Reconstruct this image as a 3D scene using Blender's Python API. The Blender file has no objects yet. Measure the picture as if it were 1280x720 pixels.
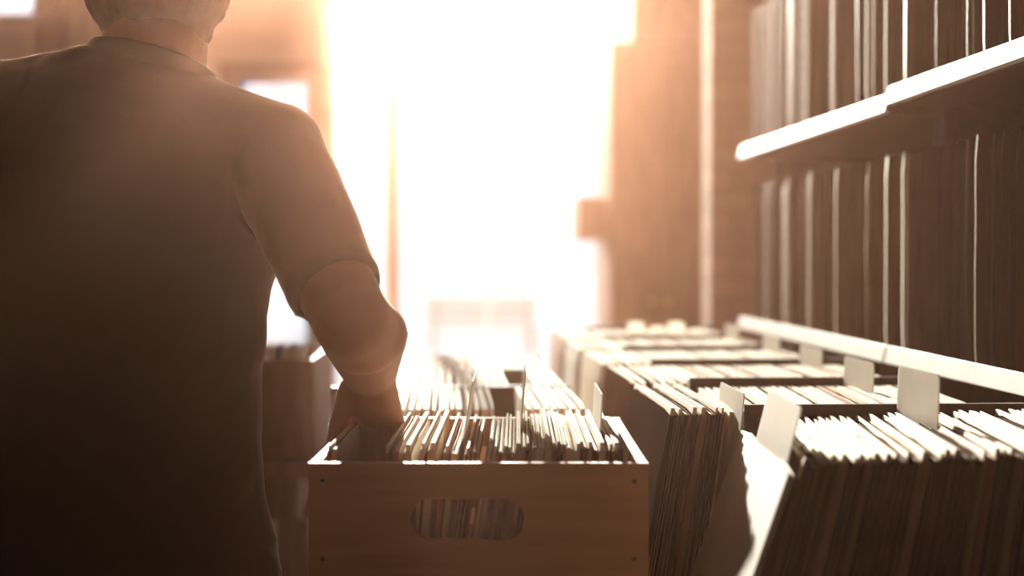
import bpy, bmesh, math, random
from mathutils import Vector, Matrix, noise
PI = math.pi
random.seed(11)
S = bpy.context.scene
COL = S.collection
EYE = 1.22
FPX = 1280 * 50 / 36

# ------------------------------------------------------------ camera, sky, sun, exposure
cd = bpy.data.cameras.new('camera'); cam = bpy.data.objects.new('camera', cd); COL.objects.link(cam)
cd.lens = 50; cd.sensor_width = 36; cd.clip_start = 0.05; cd.clip_end = 200
cam.location = (0, 0, EYE)
cam.rotation_euler = (PI/2 - math.atan(40/FPX), 0, -math.atan(90/FPX))
cd.dof.use_dof = True; cd.dof.focus_distance = 1.6; cd.dof.aperture_fstop = 2.2
S.camera = cam
S.view_settings.view_transform = 'Standard'; S.view_settings.look = 'None'
S.view_settings.gamma = 1; S.view_settings.use_curve_mapping = False
S.view_settings.exposure = 0.0

SUN_DIR = Vector((-0.065, 1.0, 0.25)).normalized()      # towards the sun
SUN_E = 22.0
SKY = 2.0
HAZE = 0.0106
HAZE_G = 0.86
w = bpy.data.worlds.new('world'); S.world = w; w.use_nodes = True
bg = w.node_tree.nodes['Background']; bg.inputs[0].default_value = (0.74, 0.87, 1.0, 1); bg.inputs[1].default_value = SKY
sd = bpy.data.lights.new('sun', 'SUN'); sun = bpy.data.objects.new('sun', sd); COL.objects.link(sun)
sd.energy = SUN_E; sd.angle = math.radians(1.2); sd.color = (1.0, 0.88, 0.74)
sun.rotation_euler = SUN_DIR.to_track_quat('Z', 'Y').to_euler(); sun.location = (-0.5, 10, 5)

_R = cam.rotation_euler.to_matrix()
def P(px, py, Y):
    """world point seen at pixel (px, py) at depth Y"""
    d = _R @ Vector(((px-640)/FPX, (360-py)/FPX, -1))
    return Vector((0, 0, EYE)) + d*(Y/d.y)

# ------------------------------------------------------------ materials
def mat(name, col, rough=0.6, noise_amt=0.0, scale=8.0, col2=None, bump=0.0, spec=0.4, metal=0.0, stretch=(1,1,1), trans=0.0):
    m = bpy.data.materials.new(name); m.use_nodes = True
    nt = m.node_tree; b = nt.nodes['Principled BSDF']
    b.inputs['Base Color'].default_value = (*col, 1); b.inputs['Roughness'].default_value = rough
    b.inputs['Specular IOR Level'].default_value = spec; b.inputs['Metallic'].default_value = metal
    if trans: b.inputs['Subsurface Weight'].default_value = trans; b.inputs['Subsurface Radius'].default_value = (0.012, 0.005, 0.003)
    if col2 or bump:
        tc = nt.nodes.new('ShaderNodeTexCoord'); mp = nt.nodes.new('ShaderNodeMapping'); mp.inputs['Scale'].default_value = stretch
        nz = nt.nodes.new('ShaderNodeTexNoise'); nz.inputs['Scale'].default_value = scale; nz.inputs['Detail'].default_value = 6
        nt.links.new(tc.outputs['Object'], mp.inputs[0]); nt.links.new(mp.outputs[0], nz.inputs[0])
        if col2:
            r = nt.nodes.new('ShaderNodeValToRGB'); r.color_ramp.elements[0].position = 0.35; r.color_ramp.elements[1].position = 0.68
            r.color_ramp.elements[0].color = (*col, 1); r.color_ramp.elements[1].color = (*col2, 1)
            nt.links.new(nz.outputs[0], r.inputs[0]); nt.links.new(r.outputs[0], b.inputs['Base Color'])
        if bump:
            bp = nt.nodes.new('ShaderNodeBump'); bp.inputs['Strength'].default_value = bump; bp.inputs['Distance'].default_value = 0.004
            nt.links.new(nz.outputs[0], bp.inputs['Height']); nt.links.new(bp.outputs[0], b.inputs['Normal'])
    return m

M = {}
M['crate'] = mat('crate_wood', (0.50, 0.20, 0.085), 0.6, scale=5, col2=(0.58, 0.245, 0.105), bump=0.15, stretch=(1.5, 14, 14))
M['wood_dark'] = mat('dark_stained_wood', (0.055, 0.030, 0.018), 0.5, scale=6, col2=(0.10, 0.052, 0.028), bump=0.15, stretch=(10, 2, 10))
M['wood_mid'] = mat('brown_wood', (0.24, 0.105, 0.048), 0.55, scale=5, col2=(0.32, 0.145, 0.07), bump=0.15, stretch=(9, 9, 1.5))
M['floor'] = mat('floor_boards', (0.07, 0.038, 0.02), 0.4, scale=3, col2=(0.11, 0.06, 0.03), bump=0.1, stretch=(14, 1, 1))
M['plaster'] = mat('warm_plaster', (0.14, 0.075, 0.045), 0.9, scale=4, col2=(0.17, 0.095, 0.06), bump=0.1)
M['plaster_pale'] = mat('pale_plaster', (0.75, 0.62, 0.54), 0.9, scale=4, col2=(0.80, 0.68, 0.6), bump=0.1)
M['ceil'] = mat('ceiling_paint', (0.20, 0.125, 0.08), 0.9, scale=2, col2=(0.23, 0.145, 0.095))
M['frame'] = mat('painted_frame', (0.50, 0.30, 0.24), 0.5, scale=9, col2=(0.56, 0.34, 0.27))
M['rail'] = mat('white_label_rail', (0.82, 0.78, 0.72), 0.45, scale=18, col2=(0.72, 0.66, 0.60), bump=0.1)
M['card'] = mat('white_divider', (0.86, 0.83, 0.78), 0.6, scale=25, col2=(0.80, 0.76, 0.70))
nt_ = M['card'].node_tree; b_ = nt_.nodes['Principled BSDF']; tr_ = nt_.nodes.new('ShaderNodeBsdfTranslucent'); tr_.inputs[0].default_value = (0.9, 0.86, 0.8, 1)
mx_ = nt_.nodes.new('ShaderNodeMixShader'); mx_.inputs[0].default_value = 0.5
nt_.links.new(b_.outputs[0], mx_.inputs[1]); nt_.links.new(tr_.outputs[0], mx_.inputs[2]); nt_.links.new(mx_.outputs[0], nt_.nodes['Material Output'].inputs[0])
M['metal'] = mat('dark_metal', (0.07, 0.06, 0.05), 0.4, metal=0.8, scale=20, col2=(0.10, 0.085, 0.07))
M['paper'] = mat('inner_paper', (0.82, 0.74, 0.62), 0.8, scale=20, col2=(0.74, 0.64, 0.50))
M['board'] = mat('cardboard_edge', (0.34, 0.22, 0.13), 0.85, scale=30, col2=(0.48, 0.33, 0.21), bump=0.2)
M['shirt'] = mat('dark_cotton', (0.030, 0.027, 0.024), 0.95, scale=5, col2=(0.037, 0.033, 0.029), bump=0.5, spec=0.15)
M['jeans'] = mat('dark_denim', (0.03, 0.035, 0.05), 0.9, scale=40, col2=(0.045, 0.05, 0.07), bump=0.3, spec=0.2)
M['skin'] = mat('skin', (0.50, 0.22, 0.13), 0.5, scale=30, col2=(0.56, 0.26, 0.155), bump=0.08, trans=0.15)
M['hair'] = mat('dark_brown_hair', (0.022, 0.011, 0.006), 0.75, spec=0.15, scale=120, col2=(0.04, 0.02, 0.01), bump=0.4, stretch=(1, 1, 0.15))
M['shoe'] = mat('black_leather', (0.02, 0.018, 0.016), 0.4, scale=30, col2=(0.03, 0.026, 0.022))
M['sole'] = mat('pale_rubber', (0.6, 0.57, 0.5), 0.8)
M['eye'] = mat('eye_white', (0.8, 0.78, 0.75), 0.2)
M['iris'] = mat('iris_brown', (0.05, 0.025, 0.012), 0.2)
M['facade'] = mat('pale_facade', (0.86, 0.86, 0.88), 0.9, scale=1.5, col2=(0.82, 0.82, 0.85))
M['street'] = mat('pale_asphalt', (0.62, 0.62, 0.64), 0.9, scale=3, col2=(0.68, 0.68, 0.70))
M['paving'] = mat('concrete_paving', (0.62, 0.60, 0.58), 0.9, scale=3, col2=(0.68, 0.66, 0.63))
M['bench'] = mat('red_brown_slats', (0.62, 0.30, 0.26), 0.6, scale=6, col2=(0.66, 0.34, 0.29))
M['winglass'] = mat('dark_window_glass', (0.58, 0.62, 0.70), 0.3)
M['brass'] = mat('brass', (0.6, 0.4, 0.15), 0.3, metal=1.0)

COVERS = {   # colour word -> material
    'white': mat('cover_white', (0.84, 0.81, 0.76), 0.5, scale=9, col2=(0.76, 0.72, 0.66)),
    'cream': mat('cover_cream', (0.76, 0.64, 0.47), 0.55, scale=9, col2=(0.66, 0.54, 0.38)),
    'tan': mat('cover_tan', (0.46, 0.28, 0.16), 0.55, scale=9, col2=(0.52, 0.33, 0.2)),
    'rust red': mat('cover_rust', (0.30, 0.09, 0.05), 0.5, scale=9, col2=(0.36, 0.12, 0.07)),
    'dark brown': mat('cover_brown', (0.075, 0.038, 0.022), 0.8, spec=0.0, scale=9, col2=(0.10, 0.05, 0.03)),
    'black': mat('cover_black', (0.025, 0.020, 0.017), 0.8, spec=0.0, scale=9, col2=(0.04, 0.03, 0.024)),
    'olive': mat('cover_olive', (0.10, 0.085, 0.04), 0.8, spec=0.0, scale=9, col2=(0.13, 0.11, 0.055)),
}

def glass_mat():
    m = bpy.data.materials.new('window_glass'); m.use_nodes = True; nt = m.node_tree; nt.nodes.clear()
    o = nt.nodes.new('ShaderNodeOutputMaterial'); t = nt.nodes.new('ShaderNodeBsdfTransparent'); g = nt.nodes.new('ShaderNodeBsdfGlossy')
    g.inputs['Roughness'].default_value = 0.02; x = nt.nodes.new('ShaderNodeMixShader'); x.inputs[0].default_value = 0.06
    t.inputs[0].default_value = (0.97, 0.985, 0.98, 1)
    nt.links.new(t.outputs[0], x.inputs[1]); nt.links.new(g.outputs[0], x.inputs[2]); nt.links.new(x.outputs[0], o.inputs[0]); return m
M['glass'] = glass_mat()

def brick_mat():
    m = mat('painted_brick', (0.5, 0.3, 0.2), 0.85); nt = m.node_tree; b = nt.nodes['Principled BSDF']
    tc = nt.nodes.new('ShaderNodeTexCoord'); mp = nt.nodes.new('ShaderNodeMapping'); mp.inputs['Rotation'].default_value = (PI/2, 0, 0)
    br = nt.nodes.new('ShaderNodeTexBrick'); br.inputs['Color1'].default_value = (0.50, 0.30, 0.22, 1); br.inputs['Color2'].default_value = (0.44, 0.26, 0.19, 1)
    br.inputs['Mortar'].default_value = (0.42, 0.26, 0.19, 1); br.inputs['Scale'].default_value = 4.5; br.inputs['Mortar Size'].default_value = 0.03
    nt.links.new(tc.outputs['Object'], mp.inputs[0]); nt.links.new(mp.outputs[0], br.inputs[0]); nt.links.new(br.outputs[0], b.inputs['Base Color'])
    bp = nt.nodes.new('ShaderNodeBump'); bp.inputs['Strength'].default_value = 0.5; bp.inputs['Distance'].default_value = 0.006; bp.invert = True
    nt.links.new(br.outputs['Fac'], bp.inputs['Height']); nt.links.new(bp.outputs[0], b.inputs['Normal']); return m
M['brick'] = brick_mat()

for k_, w_ in (('shirt', 0.5), ('jeans', 0.4), ('skin', 0.25)):
    b_ = M[k_].node_tree.nodes['Principled BSDF']; b_.inputs['Sheen Weight'].default_value = w_; b_.inputs['Sheen Roughness'].default_value = 0.35
    b_.inputs['Sheen Tint'].default_value = (1, 0.85, 0.7, 1)
# ------------------------------------------------------------ helpers
def tag(o, label=None, cat=None, group=None, kind=None):
    if label: o['label'] = label
    if cat: o['category'] = cat
    if group: o['group'] = group
    if kind: o['kind'] = kind
    return o

def empty(name, loc, rot=(0, 0, 0)):
    o = bpy.data.objects.new(name, None); COL.objects.link(o); o.location = loc; o.rotation_euler = rot
    o.empty_display_size = 0.05
    return o

def link(name, me, parent=None, loc=(0, 0, 0), rot=(0, 0, 0)):
    o = bpy.data.objects.new(name, me); COL.objects.link(o); o.location = loc; o.rotation_euler = rot
    if parent: o.parent = parent
    return o

def to_mesh(name, bm, mats, smooth=False):
    bmesh.ops.recalc_face_normals(bm, faces=bm.faces)
    me = bpy.data.meshes.new(name); bm.to_mesh(me); bm.free()
    for m in (mats if isinstance(mats, (list, tuple)) else [mats]): me.materials.append(m)
    if smooth:
        for p in me.polygons: p.use_smooth = True
    return me

def bx(bm, x0, x1, y0, y1, z0, z1, bev=0.0, M4=None):
    r = bmesh.ops.create_cube(bm, size=1)
    vs = r['verts']
    bmesh.ops.scale(bm, verts=vs, vec=(x1-x0, y1-y0, z1-z0))
    bmesh.ops.translate(bm, verts=vs, vec=((x0+x1)/2, (y0+y1)/2, (z0+z1)/2))
    if bev:
        es = list({e for v in vs for e in v.link_edges})
        rr = bmesh.ops.bevel(bm, geom=es, offset=bev, segments=2, affect='EDGES', profile=0.6)
        vs = list({v for f in rr['faces'] for v in f.verts} | {v for v in vs if v.is_valid})
    if M4: bmesh.ops.transform(bm, matrix=M4, verts=vs)
    return vs

def box(name, x0, x1, y0, y1, z0, z1, m, parent=None, bev=0.003, rot=(0, 0, 0)):
    bm = bmesh.new(); bx(bm, x0, x1, y0, y1, z0, z1, bev)
    return link(name, to_mesh(name, bm, m), parent, rot=rot)

def struct(name, *a, m=None):
    bm = bmesh.new()
    for q in a: bx(bm, *q)
    o = link(name, to_mesh(name, bm, m)); o['kind'] = 'structure'
    return o

# ------------------------------------------------------------ the room
XL, XR, YF, YB, ZC = -3.2, 1.03, -2.2, 6.0, 3.4
struct('floor', (XL, XR, YF, YB+0.2, -0.1, 0), m=M['floor'])
struct('ceiling', (XL-0.1, XR+0.1, YF, YB+0.2, ZC, ZC+0.1), m=M['ceil'])
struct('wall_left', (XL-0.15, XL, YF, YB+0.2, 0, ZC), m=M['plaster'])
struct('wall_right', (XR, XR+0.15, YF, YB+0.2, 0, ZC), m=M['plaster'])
struct('wall_rear', (XL-0.15, XR+0.15, YF-0.15, YF, 0, ZC), m=M['wood_dark'])
def bX(px): return P(px, 320, YB).x
xa, xb, xc, xm, xd = bX(284), bX(400), bX(418), bX(490), bX(789)
w2 = bX(48)
WB = (YB, YB+0.2)
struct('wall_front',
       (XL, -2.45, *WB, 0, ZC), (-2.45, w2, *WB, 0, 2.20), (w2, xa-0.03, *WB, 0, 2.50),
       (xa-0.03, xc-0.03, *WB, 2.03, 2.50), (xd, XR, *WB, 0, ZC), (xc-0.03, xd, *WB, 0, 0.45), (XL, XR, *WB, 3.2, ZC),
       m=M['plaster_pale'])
bxs = lambda name, l, m, kind='structure', parent=None: (lambda o: (o.__setitem__('kind', kind), o)[1])(
    link(name, to_mesh(name, (lambda bm: ([bx(bm, *q) for q in l], bm)[1])(bmesh.new()), m), parent))
def window(n, x0, x1, z0, z1, mull=(), trans=()):
    wnd = empty('window_%d' % n, ((x0+x1)/2, YB, z0)); wnd['kind'] = 'structure'
    def sub(nm, l, m):
        bm = bmesh.new()
        for q in l: bx(bm, *q)
        o = link(nm, to_mesh(nm, bm, m)); o.parent = wnd; o.matrix_parent_inverse = wnd.matrix_world.inverted(); 
        o.matrix_parent_inverse = Matrix.Translation(-Vector(wnd.location)); return o
    f = 0.03; y0, y1 = YB+0.05, YB+0.12
    sub('window_frame', [(x0, x0+f, y0, y1, z0, z1), (x1-f, x1, y0, y1, z0, z1), (x0+f, x1-f, y0, y1, z0, z0+f), (x0+f, x1-f, y0, y1, z1-f, z1)], M['frame'])
    xs = [x0+f]
    for a in mull:
        sub('mullion', [(a-0.028, a+0.028, y0, y1, z0+f, z1-f)], M['frame']); xs += [a-0.028, a+0.028]
    xs.append(x1-f)
    for i in range(0, len(xs), 2):
        sub('pane', [(xs[i], xs[i+1], y0+0.03, y0+0.036, z0+f, z1-f)], M['glass'])
    sub('sill', [(x0-0.03, x1+0.03, YB-0.08, YB, z0-0.03, z0)], M['frame'])
    return wnd
window(1, xc-0.03, xd, 0.45, 3.2, mull=(xm,))
window(2, -2.45, w2, 2.20, 3.2, mull=(-2.08,))
window(3, w2, xc-0.03, 2.50, 3.2, mull=(-1.3,))  # unseen high window, added so sun reaches the person's shoulders
# street door, mostly glass
door = empty('door_1', ((xa+xc)/2, YB, 0)); door['kind'] = 'structure'
def dsub(nm, l, m):
    bm = bmesh.new()
    for q in l: bx(bm, *q)
    o = link(nm, to_mesh(nm, bm, m)); o.parent = door; o.matrix_parent_inverse = Matrix.Translation(-Vector(door.location)); return o
x0, x1 = xa-0.03, xc-0.03
dsub('door_frame', [(x0, x0+0.05, YB, YB+0.15, 0, 2.03), (x1-0.06, x1, YB, YB+0.15, 0, 2.03), (x0+0.05, x1-0.06, YB, YB+0.15, 1.99, 2.03)], M['frame'])
dsub('door_leaf', [(x0+0.05, x0+0.09, YB+0.05, YB+0.09, 0.01, 1.985), (x1-0.09, x1-0.06, YB+0.05, YB+0.09, 0.01, 1.985),
                   (x0+0.09, x1-0.09, YB+0.05, YB+0.09, 0.01, 0.3), (x0+0.09, x1-0.09, YB+0.05, YB+0.09, 1.95, 1.985)], M['frame'])
dsub('pane', [(x0+0.09, x1-0.09, YB+0.067, YB+0.073, 0.3, 1.95)], M['glass'])
dsub('door_handle', [(x1-0.085, x1-0.067, YB+0.01, YB+0.025, 0.95, 1.2), (x1-0.082, x1-0.07, YB+0.02, YB+0.05, 0.97, 0.985), (x1-0.082, x1-0.07, YB+0.02, YB+0.05, 1.165, 1.18)], M['brass'])
# pale pier between door and upper window, and the brick pier behind the shelving
struct('trim_1', (bX(88), bX(112), YB-0.06, YB, 0, ZC), m=M['plaster_pale'])
struct('trim_2', (w2, bX(86), YB-0.05, YB, 0, ZC), m=M['wood_mid'])
pa = P(889, 300, 3.62).x
pier = struct('wall_pier', (-0.0, XR-pa, 0, 0.13, 0, ZC), m=M['brick']); pier.location = (pa, 3.62, 0)
struct('baseboard_left', (XL, XL+0.02, YF, YB, 0, 0.12), m=M['frame'])
struct('baseboard_right', (XR-0.02, XR, YF, 0.95, 0, 0.12), m=M['frame'])

# ------------------------------------------------------------ added haze in the room, standing in for veiling glare
hm = bpy.data.materials.new('veil_haze'); hm.use_nodes = True; nt = hm.node_tree; nt.nodes.clear()
o_ = nt.nodes.new('ShaderNodeOutputMaterial'); vs_ = nt.nodes.new('ShaderNodeVolumeScatter')
vs_.inputs['Color'].default_value = (1.0, 0.53, 0.35, 1); vs_.inputs['Density'].default_value = HAZE; vs_.inputs['Anisotropy'].default_value = HAZE_G
nt.links.new(vs_.outputs[0], o_.inputs['Volume'])
bm = bmesh.new(); bx(bm, XL+0.001, XR-0.001, YF+0.001, YB-0.001, 0.001, ZC-0.001)
hz = link('haze', to_mesh('haze', bm, hm)); tag(hz, 'thin haze added to fill the shop, tinted warm for the veil of glare', 'haze', kind='stuff')

# ------------------------------------------------------------ outside
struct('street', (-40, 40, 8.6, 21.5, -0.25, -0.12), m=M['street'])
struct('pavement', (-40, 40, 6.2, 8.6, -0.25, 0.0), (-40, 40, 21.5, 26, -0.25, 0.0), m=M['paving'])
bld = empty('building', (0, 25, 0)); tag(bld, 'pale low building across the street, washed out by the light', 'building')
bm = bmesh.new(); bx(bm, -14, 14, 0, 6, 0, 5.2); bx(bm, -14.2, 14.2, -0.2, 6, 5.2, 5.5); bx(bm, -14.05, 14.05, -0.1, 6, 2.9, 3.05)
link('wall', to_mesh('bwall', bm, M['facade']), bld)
for i in range(-6, 7):
    for z0, z1 in ((0.9, 2.5), (3.5, 4.7)):
        bm = bmesh.new(); x = i*2.1+0.9
        bx(bm, x-0.62, x+0.62, -0.06, -0.005, z0-0.07, z0); bx(bm, x-0.62, x-0.55, -0.06, -0.005, z0, z1); bx(bm, x+0.55, x+0.62, -0.06, -0.005, z0, z1)
        bx(bm, x-0.62, x+0.62, -0.06, -0.005, z1, z1+0.07); bx(bm, x-0.025, x+0.025, -0.05, -0.005, z0, z1)
        wf = link('window', to_mesh('bwin', bm, M['facade']), bld)
        box('pane', x-0.55, x+0.55, -0.03, -0.01, z0, z1, M['winglass'], wf, 0)
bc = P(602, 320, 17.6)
bench = empty('bench', (bc.x, 17.6, 0 - 0.12)); tag(bench, 'reddish street bench seen blurred through the shop window', 'bench')
bm = bmesh.new()
for k in range(4): bx(bm, -0.7, 0.7, -0.2+k*0.11, -0.11+k*0.11, 0.44, 0.48, 0.004)
link('seat', to_mesh('bseat', bm, M['bench']), bench)
bm = bmesh.new()
for k in range(3): bx(bm, -0.7, 0.7, 0.22, 0.25, 0.52+k*0.11, 0.61+k*0.11, 0.004)
link('backrest', to_mesh('bback', bm, M['bench']), bench)
for s in (-0.6, 0.6):
    bm = bmesh.new(); bx(bm, s-0.025, s+0.025, -0.18, -0.13, 0, 0.44); bx(bm, s-0.025, s+0.025, 0.25, 0.29, 0, 0.85); bx(bm, s-0.025, s+0.025, -0.13, 0.25, 0.38, 0.43)
    link('leg', to_mesh('bleg', bm, M['metal']), bench)

# ------------------------------------------------------------ record sleeves
LP = 0.315
def sleeve_mesh(name, cover, t, w=LP, h=LP, seed=0, edge_m=None):
    """one worn cardboard sleeve: slightly bowed, softened corners, dented top; x = thickness, y = width (centred), z = height"""
    rnd = random.Random(seed); bm = bmesh.new(); n = 9
    ph = [rnd.uniform(0, 6.28) for _ in range(4)]; a1 = rnd.uniform(0, 0.0022); a2 = rnd.uniform(0, 0.0012)
    g = {}
    for s in (0, 1):
        for i in range(n+1):
            for j in range(n+1):
                u, v = i/n, j/n
                y, z = (u-0.5)*w, v*h
                c = 0.004                                      # rounded corners
                for cu, cv, sy, sz in ((0, 0, 1, 1), (1, 0, -1, 1), (0, 1, 1, -1), (1, 1, -1, -1)):
                    if u == cu and v == cv: y += sy*c*0.6; z += sz*c*0.6
                edge = min(u, 1-u, v, 1-v)
                th = t/2*(0.55 if edge == 0 else 1.0)          # pinched at the edges
                bow = a1*math.sin(ph[0]+v*3)+a2*math.sin(ph[1]+u*5)
                if j == n: z += 0.0014*noise.noise(Vector((i*1.7, seed*3.1, 0)))
                if i in (0, n): y += 0.0012*noise.noise(Vector((j*1.3, seed*1.9, i)))
                if edge_m and s == 1 and i == n: y -= t*(0.20, 0.16, 0.11, 0.07)[seed-50]        # rounded-over spine
                g[s, i, j] = bm.verts.new(((-1 if s == 0 else 1)*th+bow, y, z))
    for i in range(n):
        for j in range(n):
            bm.faces.new((g[0, i, j], g[0, i, j+1], g[0, i+1, j+1], g[0, i+1, j]))
            bm.faces.new((g[1, i, j], g[1, i+1, j], g[1, i+1, j+1], g[1, i, j+1]))
    rim = [(i, 0) for i in range(n)]+[(n, j) for j in range(n)]+[(i, n) for i in range(n, 0, -1)]+[(0, j) for j in range(n, 0, -1)]
    for k in range(len(rim)):
        a, b = rim[k], rim[(k+1) % len(rim)]
        f = bm.faces.new((g[0, *a], g[0, *b], g[1, *b], g[1, *a]))
        f.material_index = 0 if (a[0] == b[0] == 0 or a[0] == b[0] == n) and not edge_m else 1
    return to_mesh(name, bm, [COVERS[cover], edge_m or M['board'] if cover not in ('white', 'cream') else M['paper']])

def jacket_mesh(name, cover, t, seed):
    """open topped cardboard jacket: two panels joined by spine, bottom fold; x thickness"""
    rnd = random.Random(seed); bm = bmesh.new(); wl = 0.0007; n = 8; b1 = rnd.uniform(-0.0012, 0.0012)
    prof = [(-t/2, LP), (-t/2, 0.004), (-t/2+wl*1.5, 0), (t/2-wl*1.5, 0), (t/2, 0.004), (t/2, LP),
            (t/2-wl, LP), (t/2-wl, 0.005), (-t/2+wl, 0.005), (-t/2+wl, LP)]
    rings = []
    for i in range(n+1):
        y = (i/n-0.5)*LP; r = []
        for (x, z) in prof:
            zz = z+(0.0018*noise.noise(Vector((i*1.5, seed*2.3, 0))) if z > 0.1 else 0)-(0.003 if i in (0, n) and z > 0.1 else 0)
            r.append(bm.verts.new((x+b1*math.sin(i/n*PI)*(z/LP), y+0.001*noise.noise(Vector((seed, z*20, i))), zz)))
        rings.append(r)
    for i in range(n):
        for k in range(len(prof)):
            a, b, c, d = rings[i][k], rings[i][(k+1) % 10], rings[i+1][(k+1) % 10], rings[i+1][k]
            f = bm.faces.new((a, b, c, d)); f.material_index = 1 if k in (5, 9) else 0
    for r in (rings[0], rings[-1]):
        f = bm.faces.new(r); f.material_index = 1
    # spine closes the near end
    q = [bm.verts.new(p) for p in ((-t/2, -LP/2, 0), (t/2, -LP/2, 0), (t/2, -LP/2, LP-0.004), (-t/2, -LP/2, LP-0.004))]
    bm.faces.new(q)
    return to_mesh(name, bm, [COVERS[cover], M['board']])

def inner_mesh(name, t, seed):
    rnd = random.Random(seed); bm = bmesh.new()
    top = LP+rnd.uniform(-0.004, 0.005); dy = rnd.uniform(-0.002, 0.002)
    bx(bm, -t*0.28, t*0.28, -LP/2+0.004+dy, LP/2-0.004+dy, 0.006, top, 0.0006)
    return to_mesh(name, bm, M['paper'])

SLEEVES, JACKETS, INNERS = {}, {}, {}
for ci, c in enumerate(COVERS):
    for k, t in enumerate((0.004, 0.0065, 0.010, 0.014)):
        SLEEVES[c, k] = sleeve_mesh('sleeve_'+c.replace(' ', '_'), c, t, seed=ci*7+k)
    for k, t in enumerate((0.0045, 0.006, 0.008)):
        JACKETS[c, k] = jacket_mesh('jacket_'+c.replace(' ', '_'), c, t, ci*5+k)
for k, t in enumerate((0.0045, 0.006, 0.008)): INNERS[k] = inner_mesh('inner_sleeve', t, k)
EDGED = {}
for c, m_ in (('white', M['paper']), ('cream', COVERS['cream']), ('tan', COVERS['tan'])):
    for k, t in enumerate((0.004, 0.0065, 0.010, 0.014)):
        SLEEVES['edge '+c, k] = sleeve_mesh('sleeve_edged_'+c, 'dark brown', t, seed=k+50, edge_m=m_)
TH = (0.004, 0.0065, 0.010, 0.014); TJ = (0.0045, 0.006, 0.008)

RECS = []          # every record is noted here with its place; they are built together further down
def record(kind, k, c, loc, lean=0.0, yaw=0.0, label='', group=None, scale=1.0, zs=None):
    """rests on its lower edge at loc; lean tips the top towards +x of the sleeve"""
    t = (TJ if kind == 'j' else TH)[k]
    R = Matrix.Rotation(yaw, 3, 'Z') @ Matrix.Rotation(lean, 3, 'Y')
    loc = Vector((loc[0], loc[1], loc[2]+abs(math.sin(lean))*t/2))
    RECS.append((kind, k, c, loc, R, label, group, (1, scale, scale if zs is None else zs)))
def build_records(limit=300):
    """the nearest ones in view as objects, the remaining far ones as one stock of sleeves"""
    def seen(r):
        p = r[3]+r[4] @ Vector((0, 0, LP*0.9))
        if p.x > 0.75: p.x -= 0.16
        d = _R.transposed() @ (p-Vector((0, 0, EYE)))
        return abs(d.x/-d.z*FPX) < 700
    rs = sorted(RECS, key=lambda r: (not (seen(r) or r[6] is None), r[3].length if r[3].x < 0.66 else (r[3]-Vector((0, 0, EYE))).length*(0.75 if r[6] is None else 1.0)))
    for kind, k, c, loc, R, label, group, sc in rs[:limit]:
        if kind == 'j':
            o = empty('record_sleeve', loc, R.to_euler())
            link('jacket', JACKETS[c, k], o); link('inner_sleeve', INNERS[k], o)
        else:
            o = link('record_sleeve', SLEEVES[c, k], loc=loc, rot=R.to_euler())
        o.scale = sc; tag(o, label, 'record', group)
    rest = [r for r in rs[limit:] if seen(r)]
    print('RECORDS', len(rs), 'stuff', len(rest))
    vs, fs, mi, mats = [], [], [], []
    for kind, k, c, loc, R, label, group, sc in rest:
        me = SLEEVES[c, k]; b = len(vs); M4 = Matrix.Translation(loc) @ R.to_4x4() @ Matrix.Diagonal((*sc, 1))
        for v in me.vertices: vs.append(M4 @ v.co)
        idx = []
        for m in me.materials:
            if m not in mats: mats.append(m)
            idx.append(mats.index(m))
        for p in me.polygons: fs.append([b+i for i in p.vertices]); mi.append(idx[p.material_index])
    if rest:
        me = bpy.data.meshes.new('far_stock'); me.from_pydata(vs, [], fs)
        for m in mats: me.materials.append(m)
        me.polygons.foreach_set('material_index', mi)
        tag(link('record_stock', me), 'blurred far records packed on the shelves and in the farthest bins', 'records', kind='stuff')
ORD = ['first', 'second', 'third', 'fourth', 'fifth', 'sixth', 'seventh', 'eighth', 'ninth', 'tenth', 'eleventh', 'twelfth',
       'thirteenth', 'fourteenth', 'fifteenth', 'sixteenth', 'seventeenth', 'eighteenth', 'nineteenth', 'twentieth',
       'twenty-first', 'twenty-second', 'twenty-third', 'twenty-fourth', 'twenty-fifth', 'twenty-sixth', 'twenty-seventh', 'twenty-eighth', 'twenty-ninth', 'thirtieth'] + ['thirty-'+s for s in ('first','second','third','fourth','fifth','sixth','seventh','eighth','ninth')] + ['fortieth'] + ['forty-'+s for s in ('first','second','third','fourth','fifth','sixth','seventh','eighth','ninth')] + ['fiftieth']

# ------------------------------------------------------------ wall shelving (two bays)
SX = 0.685                       # front of the shelves
def shelf_bay(y0, y1, dz, label):
    b = empty('wall_shelf', (SX, (y0+y1)/2, 0)); tag(b, label, 'shelf', 'wall shelving bays'); L = (y1-y0)/2
    for s in (-1, 1):
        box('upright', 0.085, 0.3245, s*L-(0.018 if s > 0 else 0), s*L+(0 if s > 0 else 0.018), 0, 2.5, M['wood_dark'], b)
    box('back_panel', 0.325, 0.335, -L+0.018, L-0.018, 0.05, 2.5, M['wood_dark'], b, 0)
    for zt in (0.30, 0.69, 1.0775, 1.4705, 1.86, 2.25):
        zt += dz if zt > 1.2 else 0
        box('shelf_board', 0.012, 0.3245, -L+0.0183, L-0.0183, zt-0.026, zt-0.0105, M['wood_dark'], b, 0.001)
        bm = bmesh.new()                                     # tilted label rail: strip, lower return, card slot lips
        bx(bm, 0, 0.004, -L+0.001, L-0.001, 0, 0.027, 0.001); bx(bm, 0.004, 0.010, -L+0.001, L-0.001, 0, 0.002, 0.0004)
        R = Matrix.Translation((0, 0, zt-0.0225)) @ Matrix.Rotation(math.radians(13), 4, 'Y')
        bmesh.ops.transform(bm, matrix=R, verts=bm.verts)
        link('label_rail', to_mesh('rail', bm, M['rail']), b)
    return b
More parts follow.
